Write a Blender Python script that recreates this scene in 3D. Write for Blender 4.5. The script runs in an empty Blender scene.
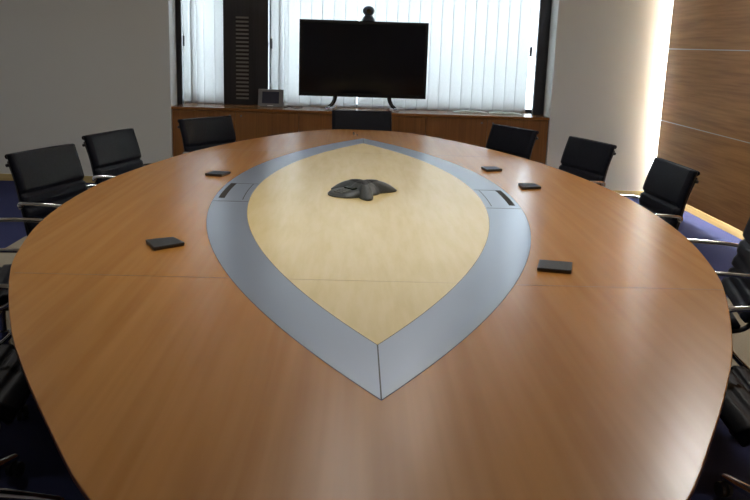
import bpy, bmesh, math, random
from mathutils import Vector, Matrix
random.seed(3)
PI = math.pi
S = bpy.context.scene
C = S.collection

# ------------------------------------------------------------------ materials
def new_mat(name):
    m = bpy.data.materials.new(name); m.use_nodes = True
    nt = m.node_tree
    for n in list(nt.nodes): nt.nodes.remove(n)
    out = nt.nodes.new('ShaderNodeOutputMaterial')
    b = nt.nodes.new('ShaderNodeBsdfPrincipled')
    nt.links.new(b.outputs[0], out.inputs[0])
    return m, nt, b, out

def coords(nt, scale=(1, 1, 1), rot=(0, 0, 0)):
    tc = nt.nodes.new('ShaderNodeTexCoord'); mp = nt.nodes.new('ShaderNodeMapping')
    mp.inputs['Scale'].default_value = scale; mp.inputs['Rotation'].default_value = rot
    nt.links.new(tc.outputs['Object'], mp.inputs[0])
    return mp.outputs[0]

def noise(nt, vec, sc, det=4, rough=.5, dist=0):
    n = nt.nodes.new('ShaderNodeTexNoise')
    n.inputs['Scale'].default_value = sc; n.inputs['Detail'].default_value = det
    n.inputs['Roughness'].default_value = rough; n.inputs['Distortion'].default_value = dist
    nt.links.new(vec, n.inputs['Vector']); return n.outputs[0]

def ramp(nt, fac, stops):
    r = nt.nodes.new('ShaderNodeValToRGB'); e = r.color_ramp.elements
    while len(e) < len(stops): e.new(.5)
    for k, (p, c) in enumerate(stops):
        e[k].position = p; e[k].color = (*c, 1)
    nt.links.new(fac, r.inputs[0]); return r.outputs[0]

def mix(nt, a, b, f, mode='MIX'):
    m = nt.nodes.new('ShaderNodeMix'); m.data_type = 'RGBA'; m.blend_type = mode
    for s, v in ((m.inputs[6], a), (m.inputs[7], b)):
        if isinstance(v, tuple): s.default_value = (*v, 1)
        else: nt.links.new(v, s)
    if isinstance(f, (int, float)): m.inputs[0].default_value = f
    else: nt.links.new(f, m.inputs[0])
    return m.outputs[2]

def bump(nt, b, h, st, d=.002):
    n = nt.nodes.new('ShaderNodeBump'); n.inputs['Strength'].default_value = st; n.inputs['Distance'].default_value = d
    nt.links.new(h, n.inputs['Height']); nt.links.new(n.outputs[0], b.inputs['Normal'])

def plain(name, col, rough=.5, metal=0, spec=.5, var=.06, vs=30, bmp=0):
    m, nt, b, o = new_mat(name)
    v = coords(nt); n = noise(nt, v, vs, 3)
    c = ramp(nt, n, [(.3, tuple(x * (1 - var) for x in col)), (.7, tuple(min(1, x * (1 + var)) for x in col))])
    nt.links.new(c, b.inputs['Base Color'])
    b.inputs['Roughness'].default_value = rough; b.inputs['Metallic'].default_value = metal
    b.inputs['Specular IOR Level'].default_value = spec
    if bmp: bump(nt, b, n, bmp)
    return m

def wood(name, dark, mid, light, axis='Y', fine=110, rough=.33, spec=.5, contrast=1.0, coat=0, stretch=.018, det=5, fmix=.5):
    m, nt, b, o = new_mat(name)
    sc = [1, 1, 1]; sc['XYZ'.index(axis)] = stretch
    v = coords(nt, tuple(sc))
    n1 = noise(nt, v, fine, det, .6, .2)
    sc2 = [1, 1, 1]; sc2['XYZ'.index(axis)] = .09
    v2 = coords(nt, tuple(sc2))
    n2 = noise(nt, v2, 9, 3, .55, .8)
    c1 = ramp(nt, n1, [(.36, dark), (.5, mid), (.66, light)])
    c2 = ramp(nt, n2, [(.3, dark), (.5, mid), (.72, light)])
    c = mix(nt, c1, c2, 1 - fmix)
    nt.links.new(c, b.inputs['Base Color'])
    b.inputs['Roughness'].default_value = rough; b.inputs['Specular IOR Level'].default_value = spec
    if coat:
        b.inputs['Coat Weight'].default_value = coat; b.inputs['Coat Roughness'].default_value = .12
    return m

def emis(name, col, st):
    m, nt, b, o = new_mat(name)
    nt.nodes.remove(b); e = nt.nodes.new('ShaderNodeEmission')
    e.inputs[0].default_value = (*col, 1); e.inputs[1].default_value = st
    nt.links.new(e.outputs[0], o.inputs[0]); return m

M = {}
M['cherry'] = wood('cherry_veneer', (.39, .160, .026), (.46, .203, .038), (.535, .247, .055), fine=36, det=1.5, fmix=.42, rough=.27, spec=.55)
M['cherry_edge'] = wood('cherry_edge', (.22, .065, .022), (.28, .085, .03), (.36, .12, .05), fine=60, rough=.4)
M['maple'] = wood('maple_veneer', (.72, .56, .25), (.78, .62, .30), (.83, .67, .35), fine=26, rough=.27, stretch=.12)
M['cab'] = wood('cabinet_veneer', (.17, .066, .015), (.23, .092, .022), (.31, .13, .035), axis='Z', fine=60, rough=.4)
M['cabtop'] = wood('worktop_veneer', (.20, .08, .022), (.27, .11, .03), (.34, .15, .05), axis='X', fine=70, rough=.22)
M['panel'] = wood('wall_panel_veneer', (.29, .125, .038), (.41, .195, .064), (.53, .27, .098), axis='Y', fine=45, rough=.42, spec=.3, stretch=.03)
M['base'] = wood('baseboard_wood', (.45, .33, .13), (.55, .42, .17), (.62, .49, .23), axis='X', fine=30, rough=.4)
M['wall'] = plain('grey_wall_paint', (.70, .71, .675), .85, var=.05, vs=160, bmp=.15)
M['white'] = plain('white_paint', (.72, .73, .72), .7, var=.02)
M['ceil'] = plain('ceiling_paint', (.84, .84, .82), .9, var=.02)
M['joint'] = plain('aluminium_joint', (.62, .64, .64), .35, metal=.6, var=.03)
M['steel'] = plain('ring_blue_grey', (.35, .395, .475), .29, metal=.5, spec=.6, var=.0, vs=60)
M['seam'] = plain('dark_joint', (.05, .045, .04), .6)
M['brush'] = plain('slot_brush', (.018, .014, .012), .8)
M['leather'] = plain('black_leather', (.005, .006, .011), .5, var=.25, vs=90, spec=.14, bmp=.15)
M['chrome'] = plain('polished_aluminium', (.72, .73, .74), .16, metal=1, var=.04)
M['bplast'] = plain('black_plastic', (.02, .02, .022), .4, var=.1)
M['screen'] = plain('tv_screen', (.004, .004, .007), .12, var=.1, spec=.4)
M['bezel'] = plain('tv_bezel', (.008, .008, .009), .25, var=.1)
M['phone'] = plain('phone_plastic', (.055, .062, .062), .42, var=.2, vs=120)
M['phone_hi'] = plain('phone_speaker_cloth', (.018, .02, .021), .6, var=.3, vs=700)
M['key'] = plain('phone_key', (.16, .17, .165), .5)
M['lcd'] = plain('phone_display', (.02, .028, .02), .15)
M['coaster'] = plain('coaster_leather', (.022, .024, .024), .5, var=.45, vs=260, bmp=.3)
M['coaster_edge'] = plain('coaster_red_base', (.09, .03, .018), .6)
M['darkwood'] = wood('dark_column_wood', (.010, .009, .010), (.016, .014, .015), (.024, .02, .022), axis='Z', fine=60, rough=.45)
M['frame'] = plain('dark_window_frame', (.02, .022, .028), .4, var=.1)
M['grille'] = plain('grille_slat', (.20, .19, .17), .4, metal=.3, var=.05)
M['gplast'] = plain('grey_plastic', (.16, .16, .165), .4, var=.05)
M['tscreen'] = plain('panel_screen', (.03, .035, .06), .15)
M['paper'] = plain('brochure_paper', (.60, .66, .60), .6, var=.12, vs=14)
M['cam'] = plain('camera_blue_grey', (.05, .07, .09), .3, var=.1)
M['led'] = emis('led_strip', (.86, .98, 1), 110)
M['ledlow'] = emis('led_strip_low', (.97, 1, .95), 14)
M['fill_lamp_strong'] = emis('fill_lamp_glow_strong', (1, .98, .94), 50)  # for the lamps added over the near table and by the wood panelling
M['lamp'] = emis('ceiling_lamp_glow', (1, .97, .92), 8)
M['fill_lamp'] = emis('fill_lamp_glow', (1, .97, .92), 34)  # for the lamp added to lift the left grey wall

# carpets
m, nt, b, o = new_mat('blue_carpet')
n = noise(nt, coords(nt), 350, 4, .7)
nt.links.new(ramp(nt, n, [(.3, (.022, .026, .08)), (.7, (.055, .064, .155))]), b.inputs['Base Color'])
b.inputs['Roughness'].default_value = .95; b.inputs['Specular IOR Level'].default_value = .1; bump(nt, b, n, .6, .004); M['blue'] = m
m, nt, b, o = new_mat('beige_carpet')
n = noise(nt, coords(nt), 300, 4, .7)
nt.links.new(ramp(nt, n, [(.3, (.27, .235, .17)), (.7, (.40, .35, .27))]), b.inputs['Base Color'])
b.inputs['Roughness'].default_value = .95; b.inputs['Specular IOR Level'].default_value = .1; bump(nt, b, n, .6, .004); M['beige'] = m

# translucent vertical blind fabric
m, nt, b, o = new_mat('blind_fabric')
nt.nodes.remove(b)
n = noise(nt, coords(nt, (1, 1, .2)), 200, 3)
col = ramp(nt, n, [(.3, (.82, .82, .81)), (.7, (.87, .87, .86))])
d = nt.nodes.new('ShaderNodeBsdfDiffuse'); t = nt.nodes.new('ShaderNodeBsdfTranslucent'); mx = nt.nodes.new('ShaderNodeMixShader')
nt.links.new(col, d.inputs[0]); nt.links.new(col, t.inputs[0]); mx.inputs[0].default_value = .55
nt.links.new(d.outputs[0], mx.inputs[1]); nt.links.new(t.outputs[0], mx.inputs[2]); nt.links.new(mx.outputs[0], o.inputs[0]); M['blind'] = m
# glass
m, nt, b, o = new_mat('window_glass')
nt.nodes.remove(b)
g = nt.nodes.new('ShaderNodeBsdfGlossy'); g.inputs['Roughness'].default_value = .02
tr = nt.nodes.new('ShaderNodeBsdfTransparent'); tr.inputs[0].default_value = (.90, .95, .97, 1)
fr = nt.nodes.new('ShaderNodeFresnel'); fr.inputs[0].default_value = 1.45; mx = nt.nodes.new('ShaderNodeMixShader')
nt.links.new(fr.outputs[0], mx.inputs[0]); nt.links.new(tr.outputs[0], mx.inputs[1]); nt.links.new(g.outputs[0], mx.inputs[2])
nt.links.new(mx.outputs[0], o.inputs[0]); M['glass'] = m

# ------------------------------------------------------------------ helpers
def obj(name, bm, mat, parent=None, smooth=False, bevel=0):
    bmesh.ops.recalc_face_normals(bm, faces=bm.faces)
    me = bpy.data.meshes.new(name); bm.to_mesh(me); bm.free()
    o = bpy.data.objects.new(name, me); C.objects.link(o)
    me.materials.append(M[mat] if isinstance(mat, str) else mat)
    if smooth:
        for p in me.polygons: p.use_smooth = True
    if bevel:
        bv = o.modifiers.new('bevel', 'BEVEL'); bv.width = bevel; bv.segments = 2; bv.limit_method = 'ANGLE'
    if parent: o.parent = parent
    return o

def tag(o, label=None, cat=None, group=None, kind=None):
    if label: o['label'] = label
    if cat: o['category'] = cat
    if group: o['group'] = group
    if kind: o['kind'] = kind
    return o

def thing(name, label, cat, loc=(0, 0, 0), rz=0, group=None):
    o = bpy.data.objects.new(name, None); C.objects.link(o)
    o.location = loc; o.rotation_euler = (0, 0, rz); o.empty_display_size = .1
    return tag(o, label, cat, group)

def copy_tree(o, parent=None):
    c = o.copy(); C.objects.link(c)
    if parent: c.parent = parent
    for ch in list(o.children): copy_tree(ch, c)
    return c

def box(bm, x0, x1, y0, y1, z0, z1):
    v = [bm.verts.new((x, y, z)) for x in (x0, x1) for y in (y0, y1) for z in (z0, z1)]
    for f in ((0, 1, 3, 2), (4, 6, 7, 5), (0, 4, 5, 1), (2, 3, 7, 6), (0, 2, 6, 4), (1, 5, 7, 3)):
        bm.faces.new([v[i] for i in f])
    return bm

def B(*a): return box(bmesh.new(), *a)

def prism(bm, pts, z0, z1):
    lo = [bm.verts.new((x, y, z0)) for x, y in pts]; hi = [bm.verts.new((x, y, z1)) for x, y in pts]
    bm.faces.new(hi); bm.faces.new(lo[::-1]); n = len(pts)
    for i in range(n): bm.faces.new((lo[i], lo[(i + 1) % n], hi[(i + 1) % n], hi[i]))
    return bm

def tube(bm, pts, r, seg=10, flat=1.0):
    pts = [Vector(p) for p in pts]; rings = []
    up = Vector((0, 0, 1)); prev = None
    for i, p in enumerate(pts):
        t = (pts[min(i + 1, len(pts) - 1)] - pts[max(i - 1, 0)]).normalized()
        if prev is None:
            a = t.cross(up)
            if a.length < .1: a = t.cross(Vector((1, 0, 0)))
            a.normalize()
        else:
            a = (prev - t * prev.dot(t)).normalized()
        prev = a; b_ = t.cross(a).normalized()
        rr = r[i] if isinstance(r, (list, tuple)) else r
        rings.append([bm.verts.new(p + a * rr * math.cos(2 * PI * k / seg) + b_ * rr * flat * math.sin(2 * PI * k / seg)) for k in range(seg)])
    for q in range(len(rings) - 1):
        for k in range(seg):
            bm.faces.new((rings[q][k], rings[q][(k + 1) % seg], rings[q + 1][(k + 1) % seg], rings[q + 1][k]))
    bm.faces.new(rings[0][::-1]); bm.faces.new(rings[-1])
    return bm

def lathe(bm, prof, cx=0, cy=0, seg=24):
    rings = [[bm.verts.new((cx + r * math.cos(2 * PI * k / seg), cy + r * math.sin(2 * PI * k / seg), z)) for k in range(seg)] for r, z in prof]
    for q in range(len(rings) - 1):
        for k in range(seg):
            bm.faces.new((rings[q][k], rings[q][(k + 1) % seg], rings[q + 1][(k + 1) % seg], rings[q + 1][k]))
    bm.faces.new(rings[0][::-1]); bm.faces.new(rings[-1])
    return bm

def smoothpath(pts, n=6):
    P = [Vector(p) for p in pts]; out = []
    for i in range(len(P) - 1):
        p0 = P[max(i - 1, 0)]; p1 = P[i]; p2 = P[i + 1]; p3 = P[min(i + 2, len(P) - 1)]
        for k in range(n):
            t = k / n
            out.append(.5 * ((2 * p1) + (p2 - p0) * t + (2 * p0 - 5 * p1 + 4 * p2 - p3) * t * t + (3 * p1 - p0 - 3 * p2 + p3) * t ** 3))
    out.append(P[-1]); return out

def struct(name, bm, mat, parent=None, **k):
    o = obj(name, bm, mat, parent, **k)
    if not parent: o['kind'] = 'structure'
    return o

# ------------------------------------------------------------------ room shell
XL, XR, YB, YW, YG, ZC = -4.4, 3.04, -6.2, 4.45, 5.16, 2.8
struct('floor', B(XL - .1, XR + .1, YB - .1, YG + .2, -.12, 0), 'blue')
struct('ceiling', B(XL - .1, XR + .1, YB - .1, YG + .2, ZC, ZC + .1), 'ceil')
struct('carpet_inset', B(-2.4, 2.2, -.6, 3.7, .0005, .004), 'beige', bpy.data.objects['floor'])
struct('wall_left', B(XL - .1, XL, YB, YW, 0, ZC), 'wall')
struct('wall_behind', B(XL, XR, YB - .1, YB, 0, ZC), 'wall')
wl = struct('wall_back_left', B(XL, -1.855, YW, YG, 0, ZC), 'wall')
struct('reveal', B(-1.855, -1.845, YW - .004, YG, 0, ZC), 'white', wl)
wr = struct('wall_back_right', B(1.855, XR, YW, YG, 0, ZC), 'wall')
struct('reveal', B(1.845, 1.855, YW - .004, YG, 0, ZC), 'white', wr)
wright = struct('wall_right', B(XR, XR + .12, YB, YG, 0, ZC), 'white')
z0 = .115
for k, (a, b_) in enumerate(((.125, .782), (.79, 1.452), (1.46, 2.135), (2.143, 2.74))):
    struct('wood_panel', B(2.885, 2.915, YB + .02, 4.30, a, b_), 'panel', wright)
for z in (.782, 1.452, 2.135):
    struct('panel_joint', B(2.888, 2.912, YB + .02, 4.30, z, z + .008), 'joint', wright)
struct('baseboard_left', B(XL + .015, -1.86, YW - .016, YW, 0, .065), 'base')
struct('baseboard_back_right', B(1.86, XR - .016, YW - .016, YW, 0, .065), 'base')
mb = wood('baseboard_wood_long', (.48, .36, .14), (.58, .45, .19), (.66, .53, .25), axis='Y', fine=30, rough=.4)
struct('baseboard_right', B(XR - .016, XR, YB, YW, 0, .062), mb)

# cove lighting behind the wood panels
t = thing('cove_light', 'vertical cove light glowing in the gap beside the wood panelling', 'light', (2.96, 4.13, .12))
obj('lamp_tube', lathe(bmesh.new(), [(.012, .05), (.012, 2.6)], seg=10), 'led', t)
obj('lamp_holder', B(-.018, .05, -.045, -.02, .0, 2.64), 'white', t)
t = thing('cove_light', 'long cove light glowing under the lower edge of the wood panelling', 'light', (2.97, 0, .20))
obj('lamp_tube', tube(bmesh.new(), [(0, -5.9, 0), (0, 3.9, 0)], .010, 8), 'ledlow', t)
obj('lamp_holder', B(-.016, .05, -5.95, 3.95, .02, .035), 'white', t)

# window wall
ZB = .735
struct('wall_below_windows', B(-1.845, 1.845, 5.02, YG + .06, 0, ZB), 'white')
struct('wall_above_windows', B(-1.845, 1.845, 4.93, YG + .06, 2.62, ZC), 'white')
col = struct('wall_column', B(-1.405, -.955, 4.93, YG + .06, .7655, 2.62), 'darkwood')
def window(n, x0, x1, handles):
    w = tag(bpy.data.objects.new('window_%d' % n, None), kind='structure'); C.objects.link(w)
    w.location = ((x0 + x1) / 2, 5.12, ZB)
    cx = (x0 + x1) / 2
    fb = bmesh.new()
    box(fb, x0 - cx, x0 - cx + .012, -.02, .03, .04, 1.885); box(fb, x1 - cx - .012, x1 - cx, -.02, .03, .04, 1.885)
    box(fb, x0 - cx, x1 - cx, -.09, .03, 0, .062); box(fb, x0 - cx, x1 - cx, -.02, .03, 1.85, 1.885)
    obj('window_frame', fb, 'frame', w)
    obj('pane', B(x0 - cx + .012, x1 - cx - .012, 0, .006, .04, 1.85), 'glass', w)
    for hx in handles:
        hb = B(hx - cx - .014, hx - cx + .014, -.16, -.145, .60, .70)
        tube(hb, [(hx - cx, -.145, .65), (hx - cx, -.02, .65)], .006, 8)
        obj('window_handle', hb, 'gplast', w)
    return w
window(1, -1.84, -1.405, [-1.815])
window(2, -.955, 1.84, [-.93, 1.715])
for x0, x1, nm in ((-1.845, -1.845 + .055, 'trim_1'), (1.735, 1.845, 'trim_2')):
    struct(nm, B(x0, x1, 4.76, 4.82, .7655, 2.62), 'frame')
    
# grille in the dark column
t = thing('vent_grille', 'tall ladder-like vent grille on the dark column between the windows', 'vent', (-1.215, 4.93, .82))
obj('grille_back', B(-.066, .066, -.004, 0, 0, .82), 'brush', t)
gs = B(-.063, .063, -.014, -.004, -.009, .009)
g0 = obj('grille_slat', gs, 'grille', t); g0.location.z = .014
for k in range(1, 21):
    g = g0.copy(); C.objects.link(g); g.parent = t; g.location.z = .014 + k * .0398

# vertical blinds
def slat_bm(w, ang, h=1.8185):
    bm = bmesh.new(); n = 6; vs = []
    ca, sa = math.cos(ang), math.sin(ang)
    for k in range(n + 1):
        u = (k / n - .5) * w; bow = .006 * (1 - (2 * k / n - 1) ** 2)
        x = u * ca + bow * sa; y = u * sa - bow * ca
        vs.append((bm.verts.new((x, y, 0)), bm.verts.new((x, y, -h))))
    for k in range(n): bm.faces.new((vs[k][0], vs[k][1], vs[k + 1][1], vs[k + 1][0]))
    return bm
def blind(label, slats, x0, x1):
    cx = (x0 + x1) / 2
    t = thing('vertical_blind', label, 'window blind', (cx, 4.99, 2.585), 0, None)
    obj('head_rail', B(x0 - cx, x1 - cx, -.02, .02, 0, .032), 'white', t)
    for a, b_, ang in slats:
        ww = (b_ - a) / math.cos(ang)
        o = obj('slat', slat_bm(ww, ang), 'blind', t, smooth=True)
        sm = o.modifiers.new('thick', 'SOLIDIFY'); sm.thickness = .0006
        o.location = ((a + b_) / 2 - cx, 0, 0)
    return t
R_ = math.radians
blind('narrow white vertical blind in the left window beside the dark column',
      [(-1.822, -1.735, R_(20)), (-1.735, -1.69, R_(72)), (-1.688, -1.615, R_(8)), (-1.617, -1.505, R_(6)), (-1.507, -1.408, R_(6))], -1.83, -1.408)
ed = [-.76, -.64, -.53, -.42, -.302, -.188, -.053]
blind('left white vertical blind of the wide window, partly behind the television',
      [(-.935, -.85, R_(20)), (-.85, -.803, R_(72)), (-.80, -.757, R_(8))] + [(ed[i] - .003, ed[i + 1] + .003, R_(5)) for i in range(6)], -.94, -.06)
ed = [-.068, .11, .228, .34, .452, .565, .68, .79, .905, 1.02, 1.132, 1.245, 1.358, 1.47, 1.58, 1.70]
blind('wide white vertical blind running from behind the television to the right',
      [(ed[i] - .003 + (.03 if i == 0 else 0), ed[i + 1] + .003, R_(5)) for i in range(15)], -.05, 1.71)

# ceiling lamps; first pair reflects in the tabletop, the rest added for brightness
lampn = ['round recessed ceiling lamp above the conference phone', 'round recessed ceiling lamp above the far end of the table',
         'unseen round ceiling lamp added to brighten the left grey wall', 'unseen round ceiling lamp added to brighten the near half of the table', 'unseen round ceiling lamp added by the wood panelling to brighten the right side']
for k, (x, y) in enumerate(((-.1, 1.15), (.42, 1.9), (-2.9, 1.3), (0, -.9), (2.2, 1.0))):
    t = thing('ceiling_lamp', lampn[k], 'ceiling light', (x, y, ZC), 0, 'ceiling lamps')
    obj('lamp_frame', lathe(bmesh.new(), [(.125, -.0005), (.135, -.006), (.13, -.014), (.112, -.016)], seg=32), 'white', t)
    obj('lamp_diffuser', lathe(bmesh.new(), [(.110, -.0165), (.110, -.019), (.02, -.020)], seg=32), ('lamp' if k < 2 else 'fill_lamp' if k == 2 else 'fill_lamp_strong'), t)

# ------------------------------------------------------------------ conference table
def arc_half(a, b_):
    R = (a * a + b_ * b_) / (2 * b_)
    return lambda y: math.sqrt(max(0, R * R - y * y)) - (R - b_)
_near = [(0, 1.276), (.4, 1.268), (.83, 1.228), (1.2, 1.16), (1.5, 1.083), (2.03, .885), (2.35, .732), (2.65, .57), (2.75, .513)]
_far = [(0, 1.276), (.3, 1.262), (.62, 1.226), (1.1, 1.147), (1.35, 1.088), (1.7, .985), (2.03, .862), (2.49, .655), (2.75, .505)]
def tf(y):
    T_ = _near if y < 0 else _far; a = abs(y)
    for i in range(len(T_) - 1):
        if a <= T_[i + 1][0] + 1e-9:
            x0, y0 = T_[i]; x1, y1 = T_[i + 1]
            m = lambda j: (0 if j == 0 else ((T_[min(j + 1, len(T_) - 1)][1] - T_[j - 1][1]) / (T_[min(j + 1, len(T_) - 1)][0] - T_[j - 1][0])))
            h = x1 - x0; t = (a - x0) / h
            return (2 * t**3 - 3 * t**2 + 1) * y0 + (t**3 - 2 * t**2 + t) * h * m(i) + (-2 * t**3 + 3 * t**2) * y1 + (t**3 - t**2) * h * m(i + 1)
    return T_[-1][1]
def table_outline():
    right = []
    n = 90
    for k in range(n + 1):
        y = -2.75 + 5.5 * k / n; right.append((tf(y), y))
    def tip(xe):
        P4 = ((xe, 2.75), (xe - .175, 3.03), (.20, 3.075), (0, 3.075)); res = []
        for k in range(1, 21):
            t_ = k / 20; c = [(1 - t_) ** 3, 3 * t_ * (1 - t_) ** 2, 3 * t_ * t_ * (1 - t_), t_ ** 3]
            res.append((sum(c[i] * P[0] for i, P in enumerate(P4)), sum(c[i] * P[1] for i, P in enumerate(P4))))
        return res
    right += tip(tf(2.75))
    low = [(x, -y) for x, y in tip(tf(-2.75))][::-1]
    R = low + right
    Lf = [(-x - .018 * max(0, 1 - ((y + .7) / 1.9) ** 2) ** 2, y) for x, y in R[1:-1]][::-1]
    return R + Lf
def scale_out(pts, d):
    return [(x * (1 + d), y * (1 + d * .45)) for x, y in pts]
ZT = .73
T = thing('conference_table', 'long oval cherry wood conference table with pale pointed-oval centre inlay', 'table')
out = table_outline()
tb = bmesh.new()
cyc = lambda f, z: [tb.verts.new((x * f, y * (1 - (1 - f) * .42), z)) for x, y in out]
lv = [cyc(1, ZT), cyc(1, ZT - .012), cyc(.93, ZT - .040)]
tb.faces.new(lv[0]); tb.faces.new(lv[2][::-1])
for q in range(2):
    for i in range(len(out)): tb.faces.new((lv[q + 1][i], lv[q + 1][(i + 1) % len(out)], lv[q][(i + 1) % len(out)], lv[q][i]))
top = obj('tabletop', tb, 'cherry', T)
top.data.materials.append(M['cherry_edge'])
for p in top.data.polygons:
    if p.normal.z < .5: p.material_index = 1
bv = top.modifiers.new('bevel', 'BEVEL'); bv.width = .0025; bv.segments = 2; bv.limit_method = 'ANGLE'; bv.angle_limit = R_(50)
def lens(a, b_, n=96):
    f = arc_half(a, b_); ys = [-a * math.cos(PI * k / n) for k in range(n + 1)]
    return [(f(y), y) for y in ys] + [(-f(y), y) for y in ys[1:-1]][::-1]
AO, BO, AI, BI = 2.421, .692, 2.097, .533
fo, fi = arc_half(AO, BO), arc_half(AI, BI)
o = obj('inlay_joint', prism(bmesh.new(), lens(AO + .005, BO + .0018), ZT - .001, ZT + .0003), 'seam', T)
o = obj('metal_ring', prism(bmesh.new(), lens(AO, BO), ZT - .001, ZT + .0006), 'steel', T)
o['label'] = 'blue-grey ring band framing the pale centre'
o = obj('inlay_joint', prism(bmesh.new(), lens(AI + .003, BI + .001), ZT - .001, ZT + .0008), 'seam', T)
o = obj('centre_inlay', prism(bmesh.new(), lens(AI, BI), ZT - .001, ZT + .0010), 'maple', T)
o['label'] = 'pale maple centre panel, pointed at both ends'
ms = plain('faint_joint', (.22, .12, .05), .5)
for s in (-1, 1):
    y = s * 1.535; a, c_ = tf(y) - .002, fo(y) + .001
    for q0, q1 in ((c_, a), (-a, -c_)):
        obj('veneer_joint', B(q0, q1, y - .0014, y + .0014, ZT - .001, ZT + .0003), ms, T)
    a = fi(y) - .001
    mj = M.get('mj') or plain('maple_joint', (.50, .36, .17), .5); M['mj'] = mj
    obj('veneer_joint', B(-a, a, y - .0008, y + .0008, ZT, ZT + .0013), mj, T)
    ya, yb = sorted((s * AI, s * AO))
    obj('ring_joint', B(-.0016, .0016, ya, yb, ZT, ZT + .0010), 'seam', T)
# cable ports on the ring
for s in (-1, 1):
    sb = bmesh.new(); n = 12
    ys = [-.205 + .41 * k / n for k in range(n + 1)]
    prism(sb, [(s * (fo(y) - .018), y) for y in ys] + [(s * (fo(y) - .046), y) for y in ys[::-1]], ZT, ZT + .0012)
    obj('cable_slot', sb, 'brush', T)['label'] = 'dark brush slot in the ring'
    lb = bmesh.new(); ys = [-.235 + .43 * k / n for k in range(n + 1)]
    prism(lb, [(s * (fi(y) + .0320), y) for y in ys] + [(s * (fi(y) + .028), y) for y in ys[::-1]], ZT, ZT + .0010)
    a, c_ = fi(.28) + .002, fo(.28) - .002
    x0, x1 = sorted((s * a, s * c_)); box(lb, x0, x1, -.284, -.278, ZT, ZT + .0012)
    x0, x1 = sorted((s * (fi(.2) + .006), s * (fo(.2) - .03))); box(lb, x0, x1, .2, .206, ZT, ZT + .0012)
    obj('port_lid_joint', lb, 'seam', T)
for y in (-1.5, 0, 1.5):
    pb = bmesh.new()
    w_ = .32 if y else .45
    prism(pb, [(w_ * math.cos(2 * PI * k / 32), y + .5 * math.sin(2 * PI * k / 32)) for k in range(32)], .005, ZT - .038)
    obj('pedestal', pb, 'cherry_edge', T)

# ------------------------------------------------------------------ chairs
def pad(prof, width, thick, grooves, gdepth, bulge=.004, nu=14, edge=.03):
    """upholstered sling: prof = dense list of (y,z); front side puffs between grooves"""
    bm = bmesh.new(); n = len(prof); L = [0]
    for i in range(1, n): L.append(L[-1] + math.dist(prof[i], prof[i - 1]))
    F, K = [], []
    for i, (y, z) in enumerate(prof):
        a = prof[max(i - 1, 0)]; c_ = prof[min(i + 1, n - 1)]
        ty, tz = c_[0] - a[0], c_[1] - a[1]; l = math.hypot(ty, tz); ty /= l; tz /= l
        ny, nz = tz, -ty                       # front/up side normal
        s = L[i]; g = 0
        for gp, gw in grooves: g = max(g, math.exp(-((s - gp) / gw) ** 2))
        e_s = min(1, math.sqrt(max(0, 1 - (1 - min(1, min(s, L[-1] - s) / .016)) ** 2)) + .15)
        fr, bk = [], []
        for k in range(nu + 1):
            u = k / nu * 2 - 1
            uu = math.copysign(1 - (1 - abs(u)) ** 1.6, u)
            x = uu * width / 2
            eu = math.sqrt(max(0, 1 - (max(0, (abs(x) - (width / 2 - .014)) / .014)) ** 2)) * .85 + .15
            curve = .006 * (abs(x) / (width / 2)) ** 2
            tf_ = (thick * .6 * (1 - gdepth * g) + bulge) * e_s * eu + curve
            tb_ = thick * .4 * e_s * eu - curve
            fr.append(bm.verts.new((x, y + ny * tf_, z + nz * tf_)))
            bk.append(bm.verts.new((x, y - ny * tb_, z - nz * tb_)))
        F.append(fr); K.append(bk)
    for i in range(n - 1):
        for k in range(nu):
            bm.faces.new((F[i][k], F[i][k + 1], F[i + 1][k + 1], F[i + 1][k]))
            bm.faces.new((K[i][k], K[i + 1][k], K[i + 1][k + 1], K[i][k + 1]))
        bm.faces.new((F[i][0], F[i + 1][0], K[i + 1][0], K[i][0]))
        bm.faces.new((F[i][nu], K[i][nu], K[i + 1][nu], F[i + 1][nu]))
    for k in range(nu):
        bm.faces.new((F[0][k], K[0][k], K[0][k + 1], F[0][k + 1]))
        bm.faces.new((F[-1][k], F[-1][k + 1], K[-1][k + 1], K[-1][k]))
    return bm

def dense(pts, step=.006):
    P = smoothpath([(0, y, z) for y, z in pts], 10); out_ = [(P[0].y, P[0].z)]
    for p in P[1:]:
        q = out_[-1]; d_ = math.dist(q, (p.y, p.z)); k = max(1, int(d_ / step))
        for j in range(1, k + 1): out_.append((q[0] + (p.y - q[0]) * j / k, q[1] + (p.z - q[1]) * j / k))
    return out_

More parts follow.
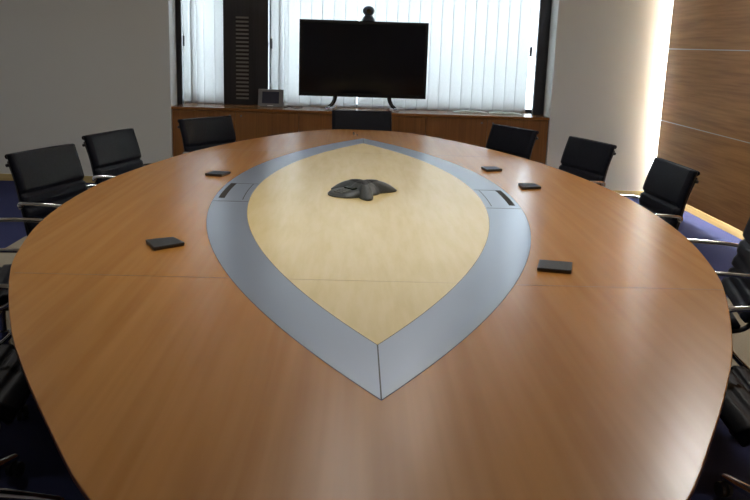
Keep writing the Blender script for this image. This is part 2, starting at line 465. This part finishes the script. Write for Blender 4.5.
def make_chair():
    t = thing('office_chair', 'x', 'chair')
    seat = dense([(.25, .425), (.20, .447), (.05, .442), (-.12, .438), (-.19, .452)])
    o = obj('seat', pad(seat, .49, .040, [(.06 + .055 * k, .006) for k in range(8)], .55), 'leather', t, smooth=True)
    back = dense([(-.205, .47), (-.235, .53), (-.258, .62), (-.285, .74), (-.318, .845), (-.325, .868)])
    # lower ribs, a wide lumbar groove, then one tall smooth panel
    o = obj('backrest', pad(back, .50, .034, [(.05, .006), (.10, .006), (.155, .006), (.225, .008)], .75), 'leather', t, smooth=True)
    obj('headroll', tube(bmesh.new(), [(-.238, -.330, .857), (-.12, -.332, .858), (.12, -.332, .858), (.238, -.330, .857)], .012, 12), 'leather', o, smooth=True)
    for s in (-1, 1):
        rail = smoothpath([(s * .235, .22, .418), (s * .235, 0, .425), (s * .235, -.15, .43), (s * .238, -.225, .47), (s * .232, -.262, .60), (s * .228, -.294, .74), (s * .225, -.330, .835)], 5)
        obj('side_rail', tube(bmesh.new(), rail, .010, 8), 'bplast', t, smooth=True)
        br = tube(bmesh.new(), [(s * .236, -.318, .820), (s * .236, -.336, .815)], .009, 10)
        obj('back_bolt', br, 'bplast', t, smooth=True)
        arm = smoothpath([(s * .248, -.262, .632), (s * .272, -.235, .650), (s * .276, -.10, .655), (s * .276, .10, .652), (s * .276, .17, .635),
                          (s * .276, .185, .59), (s * .272, .14, .52), (s * .262, .06, .445), (s * .245, .01, .425)], 6)
        a = obj('armrest', tube(bmesh.new(), arm, .0105, 10, .8), 'chrome', t, smooth=True)
        obj('arm_cap', lathe(bmesh.new(), [(.010, .618), (.0145, .622), (.0145, .640), (.010, .644)], s * .250, -.262, 14), 'chrome', a, smooth=True)
    ub = B(-.235, .235, -.03, .03, .395, .412); box(ub, -.07, .07, -.13, .10, .372, .396)
    obj('seat_bracket', ub, 'chrome', t, bevel=.004)
    obj('column', lathe(bmesh.new(), [(.032, .07), (.032, .11), (.024, .115), (.024, .26), (.015, .262), (.015, .372)], seg=20), 'chrome', t, smooth=False)
    for k in range(5):
        a = 2 * PI * k / 5 + .3; ca, sa = math.cos(a), math.sin(a)
        lb = tube(bmesh.new(), [(ca * .025, sa * .025, .100), (ca * .15, sa * .15, .090), (ca * .30, sa * .30, .068), (ca * .315, sa * .315, .064)], [.024, .020, .013, .010], 10)
        lg = obj('leg', lb, 'chrome', t, smooth=True)
        cb = bmesh.new()
        for w in (-.012, .012):
            c0 = Vector((ca * .30 - sa * w, sa * .30 + ca * w, .026)); d_ = Vector((-sa, ca, 0)) * .007
            tube(cb, [c0 - d_, c0 + d_], .026, 16)
        tube(cb, [(ca * .30, sa * .30, .03), (ca * .30, sa * .30, .062)], .008, 8)
        obj('castor', cb, 'bplast', lg)
    return t

chair = make_chair()
A = R_
# x, y of the seat centre, facing angle (0 faces +Y)
spots = [
 (-1.29, .12, -107, 'black leather office chair at the left, widest backrest in view on that side'),
 (-1.193, .96, -106, 'black leather office chair against the left wall, third from the near end on the left'),
 (-.87, 1.97, -126, 'black leather office chair in front of the left end of the wooden cabinets'),
 (.025, 2.9, 186, 'black leather office chair at the far tip of the table below the television'),
 (.79, 1.96, 117, 'black leather office chair in front of the right end of the wooden cabinets'),
 (1.12, 1.26, 107, 'black leather office chair before the pale right wall beside the light strip'),
 (1.26, .30, 92, 'black leather office chair in front of the wood panelling, its whole side and backrest visible'),
 (1.24, -.78, 76, 'black ribbed office chair cut off by the right edge, two chrome armrests showing'),
 (-1.45, -.73, -76, 'black office chair cut off by the left edge, only armrest and base showing'),
 (-1.22, -1.72, -84, 'black office chair in the bottom left corner, only a glint of its chrome base showing'),
 (1.24, -1.77, 84, 'black office chair in the dark bottom right corner under the table edge'),
]
for k, (x, y, a, lab) in enumerate(spots):
    c = chair if k == 0 else copy_tree(chair)
    c.location = (x, y, .0045); c.rotation_euler = (0, 0, A(a))
    c['label'] = lab; c['category'] = 'chair'; c['group'] = 'office chairs around the table'

# ------------------------------------------------------------------ cabinets
YC = 4.47
labs = ['low wooden two-door cabinet at the left end under the touch panel', 'low wooden two-door cabinet in the middle behind the far chair',
        'low wooden two-door cabinet at the right end under the brochures']
for k, (x0, x1) in enumerate(((-1.842, -.611), (-.609, .631), (.633, 1.842))):
    cx = (x0 + x1) / 2
    t = thing('cabinet', labs[k], 'cabinet', (cx, YC + .25, 0), 0, 'low cabinets under the windows')
    hw = (x1 - x0) / 2
    bb = B(-hw, hw, -.225, .25, .06, .738); box(bb, -hw + .01, hw - .01, -.19, .25, 0, .06)
    obj('body', bb, 'cab', t)
    for s in (-1, 1):
        a, c_ = sorted((s * .0018, s * (hw - .0018)))
        d_ = obj('door', B(a, c_, -.247, -.2255, .065, .735), 'cab', t, bevel=.001)
        kb = tube(bmesh.new(), [(s * .055, -.2475, .693), (s * .055, -.256, .693)], .0095, 14)
        obj('knob', kb, 'gplast', d_)
o = obj('worktop', B(-1.844, 1.844, YC - .012, 5.018, .7395, .765), 'cabtop', bevel=.0015)
tag(o, 'long continuous brown wooden worktop running over the cabinets below the windows', 'worktop')

# ------------------------------------------------------------------ television
t = thing('television', 'large black flat-screen television standing on the worktop before the blinds', 'television', (.005, 4.74, .765))
bd = bmesh.new()
W_, Z0, Z1 = .636, .125, .865
box(bd, -W_, W_, .0, .045, Z0, Z1); box(bd, -.45, .45, .045, .085, Z0 + .08, Z1 - .12)
obj('housing', bd, 'bezel', t, bevel=.004)
fb = bmesh.new()
for a in ((-W_, W_, Z0, Z0 + .035), (-W_, W_, Z1 - .03, Z1), (-W_, -W_ + .03, Z0 + .035, Z1 - .03), (W_ - .03, W_, Z0 + .035, Z1 - .03)):
    box(fb, a[0], a[1], -.008, -.0002, a[2], a[3])
obj('bezel', fb, 'bezel', t, bevel=.002)
obj('screen', B(-W_ + .03, W_ - .03, -.003, -.0003, Z0 + .035, Z1 - .03), 'screen', t)
obj('standby_light', lathe(bmesh.new(), [(.003, 0), (.003, .002)], seg=8), 'gplast', t).location = (.55, -.009, Z0 + .018)
for s in (-1, 1):
    lb = bmesh.new()
    tube(lb, smoothpath([(s * .27, .02, Z0 + .03), (s * .275, .02, .10), (s * .30, .012, .05), (s * .335, 0, .02)], 4), [.024 - .0006 * i for i in range(13)], 10)
    l = obj('stand_leg', lb, 'bezel', t, smooth=True)
    fb = bmesh.new()
    tube(fb, smoothpath([(s * .27, .10, .012), (s * .30, .02, .022), (s * .335, -.04, .017), (s * .362, -.08, .009)], 4), [.020] * 6 + [.024] * 5 + [.018, .012], 10, .45)
    obj('stand_foot', fb, 'chrome', l, smooth=True)

t = thing('video_camera', 'round dark video camera perched on top of the television', 'camera', (.045, 4.755, 1.630))
obj('base', lathe(bmesh.new(), [(.060, .0), (.062, .012), (.052, .035), (.040, .050), (.034, .058)], seg=24), 'cam', t, smooth=True)
hd = bmesh.new(); bmesh.ops.create_uvsphere(hd, u_segments=28, v_segments=18, radius=.052)
for v in hd.verts: v.co.z = v.co.z * .92 + .098; v.co.x *= 1.12
h_ = obj('head', hd, 'cam', t, smooth=True)
lb = tube(bmesh.new(), [(0, -.044, .094), (0, -.060, .092)], .023, 20)
obj('lens', lb, 'screen', h_)

# ------------------------------------------------------------------ touch panel, cable, brochures
t = thing('touch_panel', 'small grey tabletop touch control panel on the worktop by the vent grille', 'control panel', (-.915, 4.80, .765), A(-3))
fr = bmesh.new(); prism(fr, [(-.128, 0), (.128, 0), (.126, .172), (-.126, .172)], 0, .03)
for v in fr.verts: v.co = Vector((v.co.x, -.035 + v.co.y * .22 + (.03 - v.co.z) * 1.0, v.co.y))
obj('housing', fr, 'gplast', t, bevel=.004)
def face_plate(x0, x1, v0, v1, d):
    bm = bmesh.new(); q = []
    for dd in (d, d - .002):
        for x, v in ((x0, v0), (x1, v0), (x1, v1), (x0, v1)): q.append(bm.verts.new((x, -.035 + v * .22 - dd, v)))
    for f in ((0, 1, 2, 3), (7, 6, 5, 4), (0, 4, 5, 1), (1, 5, 6, 2), (2, 6, 7, 3), (3, 7, 4, 0)): bm.faces.new([q[i] for i in f])
    return bm
obj('screen', face_plate(-.085, .085, .036, .150, .0025), 'tscreen', t)
obj('key_strip', face_plate(-.03, .03, .010, .018, .0025), 'joint', t)
obj('rear_foot', B(-.08, .08, .02, .10, 0, .02), 'gplast', t)
cb = tube(bmesh.new(), smoothpath([(-.775, 4.64, .771), (-.745, 4.63, .776), (-.715, 4.62, .786), (-.685, 4.63, .778), (-.665, 4.66, .771), (-.62, 4.72, .7705), (-.60, 4.82, .7705), (-.61, 4.92, .7705)], 6), .005, 8)
tag(obj('cable', cb, 'bplast', smooth=True), 'short black cable curling on the worktop beside the touch panel', 'cable')

def brochure(name, lab, x, y, rz, w, d, seed):
    bm = bmesh.new(); rnd = random.Random(seed); n = 10; g = []
    for i in range(n + 1):
        u = i / n * 2 - 1
        zz = .004 + .016 * math.exp(-((abs(u) - .35) / .35) ** 2) * (1 if u < 0 else .7)
        row = [(u * w / 2, v * d / 2, zz) for v in (-1, 1)]
        g.append([(bm.verts.new((a, b_, 0.0005)), bm.verts.new((a, b_, c_))) for a, b_, c_ in row])
    for i in range(n):
        a, b_ = g[i], g[i + 1]
        bm.faces.new((a[0][1], b_[0][1], b_[1][1], a[1][1])); bm.faces.new((a[0][0], a[1][0], b_[1][0], b_[0][0]))
        bm.faces.new((a[0][0], b_[0][0], b_[0][1], a[0][1])); bm.faces.new((a[1][0], a[1][1], b_[1][1], b_[1][0]))
    bm.faces.new((g[0][0][0], g[0][0][1], g[0][1][1], g[0][1][0])); bm.faces.new((g[-1][0][0], g[-1][1][0], g[-1][1][1], g[-1][0][1]))
    o = obj(name, bm, 'paper', smooth=False); o.location = (x, y, .765); o.rotation_euler.z = rz
    return tag(o, lab, 'brochure', 'open brochures on the worktop')
brochure('open_brochure', 'open pale brochure lying on the worktop, nearer the television', 1.11, 4.84, A(3), .34, .20, 1)
brochure('open_brochure', 'open pale brochure lying on the worktop, nearer the right window frame', 1.46, 4.80, A(-4), .32, .20, 2)

# ------------------------------------------------------------------ conference phone
t = thing('conference_phone', 'dark grey three-armed conference phone on the pale table centre', 'phone', (-.018, .01, ZT + .0012), 0)
arms = [(A(-84), .205), (A(28), .185), (A(152), .175)]
def rad(th):
    r = .078
    for a, L_ in arms:
        d_ = (th - a + PI) % (2 * PI) - PI
        r += (L_ - .078) * math.exp(-(abs(d_) / .27) ** 2.1)
    return r
bm = bmesh.new(); NT, NR = 120, 22; rings = []
def hgt(q, th):
    R0 = rad(th)
    return .056 * (1 - q ** 2.3) + .006 + .004 * (R0 > .1) * math.sin(PI * q)
apex = bm.verts.new((0, 0, .062))
for j in range(1, NR + 1):
    q = j / NR
    rings.append([bm.verts.new((rad(2 * PI * k / NT) * q * math.cos(2 * PI * k / NT), rad(2 * PI * k / NT) * q * math.sin(2 * PI * k / NT), hgt(q, 2 * PI * k / NT))) for k in range(NT)])
for k in range(NT): bm.faces.new((apex, rings[0][k], rings[0][(k + 1) % NT]))
for j in range(NR - 1):
    for k in range(NT): bm.faces.new((rings[j][k], rings[j + 1][k], rings[j + 1][(k + 1) % NT], rings[j][(k + 1) % NT]))
low = []
for k in range(NT):
    v = rings[-1][k].co; q = min(1, max(0, (v.length - .10) / .06))
    low.append(bm.verts.new((v.x * .97, v.y * .97, 0)))
for k in range(NT): bm.faces.new((rings[-1][k], low[k], low[(k + 1) % NT], rings[-1][(k + 1) % NT]))
bm.faces.new(low[::-1])
obj('body', bm, 'phone', t, smooth=True)
# speaker cloth cap on the crown
bm = bmesh.new(); c0 = bm.verts.new((0, 0, .0645)); rr = []
for j in range(1, 7):
    row = []
    for k in range(NT):
        th = 2 * PI * k / NT; R0 = rad(th) * .46; x, y = R0 * j / 6 * math.cos(th), R0 * j / 6 * math.sin(th)
        row.append(bm.verts.new((x, y, hgt(.46 * j / 6, th) + .0022 * (j < 6))))
    rr.append(row)
for k in range(NT): bm.faces.new((c0, rr[0][k], rr[0][(k + 1) % NT]))
for j in range(5):
    for k in range(NT): bm.faces.new((rr[j][k], rr[j + 1][k], rr[j + 1][(k + 1) % NT], rr[j][(k + 1) % NT]))
obj('speaker_grille', bm, 'phone_hi', t, smooth=True)
# keypad lobe between the left and the front arm
ca = A(218); KX, KY = .112 * math.cos(ca), .112 * math.sin(ca)
kb = bmesh.new(); rows = []
for q, zf in ((1.0, 0), (1.03, .006), (1.0, .014), (.93, .019), (.5, .0235), (.02, .025)):
    row = []
    for k in range(40):
        th = 2 * PI * k / 40; a, b_ = .088 * q * math.cos(th), .070 * q * math.sin(th)
        # long side lies across the arms
        dx, dy = -math.sin(ca), math.cos(ca)
        x = KX + a * dx + b_ * math.cos(ca); y = KY + a * dy + b_ * math.sin(ca)
        inward = -(b_ / .07) * .012 * (zf > .01)
        row.append(kb.verts.new((x, y, zf + inward * .9)))
    rows.append(row)
for j in range(len(rows) - 1):
    for k in range(40): kb.faces.new((rows[j][k], rows[j][(k + 1) % 40], rows[j + 1][(k + 1) % 40], rows[j + 1][k]))
kb.faces.new(rows[0][::-1]); kb.faces.new(rows[-1])
kp = obj('keypad', kb, 'phone', t, smooth=True)
dx, dy = Vector((-math.sin(ca), math.cos(ca), 0)), Vector((math.cos(ca), math.sin(ca), -.17)).normalized()
nrm = dx.cross(dy).normalized()
if nrm.z < 0: nrm = -nrm
def plate(cen, w, d, h):
    bm = bmesh.new(); q = []
    for hh in (-.003, h):
        for a, b_ in ((-1, -1), (1, -1), (1, 1), (-1, 1)): q.append(bm.verts.new(cen + dx * a * w / 2 + dy * b_ * d / 2 + nrm * hh))
    for f in ((0, 1, 2, 3), (7, 6, 5, 4), (0, 4, 5, 1), (1, 5, 6, 2), (2, 6, 7, 3), (3, 7, 4, 0)): bm.faces.new([q[i] for i in f])
    return bm
base = Vector((KX, KY, .0245))
for i in range(-1, 2):
    for j in range(4):
        obj('key', plate(base + dx * i * .024 + dy * (-.012 + j * .0155), .017, .0095, .0025), 'key', kp)
obj('display', plate(base + dy * -.036, .066, .026, .006), 'lcd', t)

# ------------------------------------------------------------------ coasters
cq = [([(-.78, -1.115), (-.695, -1.06), (-.64, -1.14), (-.725, -1.225)], 'dark square coaster on the left side of the table, nearest the camera'),
      ([(-.835, .42), (-.805, .525), (-.715, .51), (-.745, .395)], 'dark square coaster on the left side of the table, beside the far cable slot'),
      ([(.68, .97), (.77, .995), (.79, .885), (.695, .845)], 'dark square coaster on the right side, farthest from the camera'),
      ([(.79, .385), (.88, .39), (.89, .285), (.785, .25)], 'dark square coaster on the right side, just beyond the cable slot, middle of three'),
      ([(.56, -1.26), (.665, -1.285), (.635, -1.395), (.53, -1.37)], 'dark square coaster on the right side of the table, nearest the camera')]
for q, lab in cq:
    cx = sum(a for a, b_ in q) / 4; cy = sum(b_ for a, b_ in q) / 4
    t = thing('coaster', lab, 'coaster', (cx, cy, ZT + .0004), 0, 'coasters on the table')
    pts = [(a - cx, b_ - cy) for a, b_ in q]
    obj('pad', prism(bmesh.new(), pts, .0032, .013), 'coaster', t, bevel=.0015)
    obj('base', prism(bmesh.new(), [(a * .97, b_ * .97) for a, b_ in pts], 0, .003), 'coaster_edge', t)

S.cycles.sample_clamp_indirect = 6.0
# ------------------------------------------------------------------ daylight, camera, view
w = bpy.data.worlds.new('daylight'); S.world = w; w.use_nodes = True
nt = w.node_tree; bg = nt.nodes['Background']
bg.inputs[0].default_value = (.88, .935, 1.0, 1); bg.inputs[1].default_value = 2.45

rt = Vector((0.9992990567, -0.0210393193, 0.0309635644)); up = Vector((-0.0251803455, 0.2342777674, 0.9718435460)); fw = Vector((0.0277010014, 0.9719420120, -0.2335837747))
cam = bpy.data.cameras.new('camera'); co = bpy.data.objects.new('camera', cam); C.objects.link(co)
co.matrix_world = Matrix(((rt.x, up.x, -fw.x, -.06865), (rt.y, up.y, -fw.y, -4.04271), (rt.z, up.z, -fw.z, 1.43), (0, 0, 0, 1)))
cam.sensor_width = 36; cam.lens = 864.035 / 750 * 36; cam.clip_start = .02
S.camera = co
S.view_settings.view_transform = 'Standard'; S.view_settings.look = 'None'
S.view_settings.exposure = 2.08; S.view_settings.gamma = 1; S.view_settings.use_curve_mapping = False
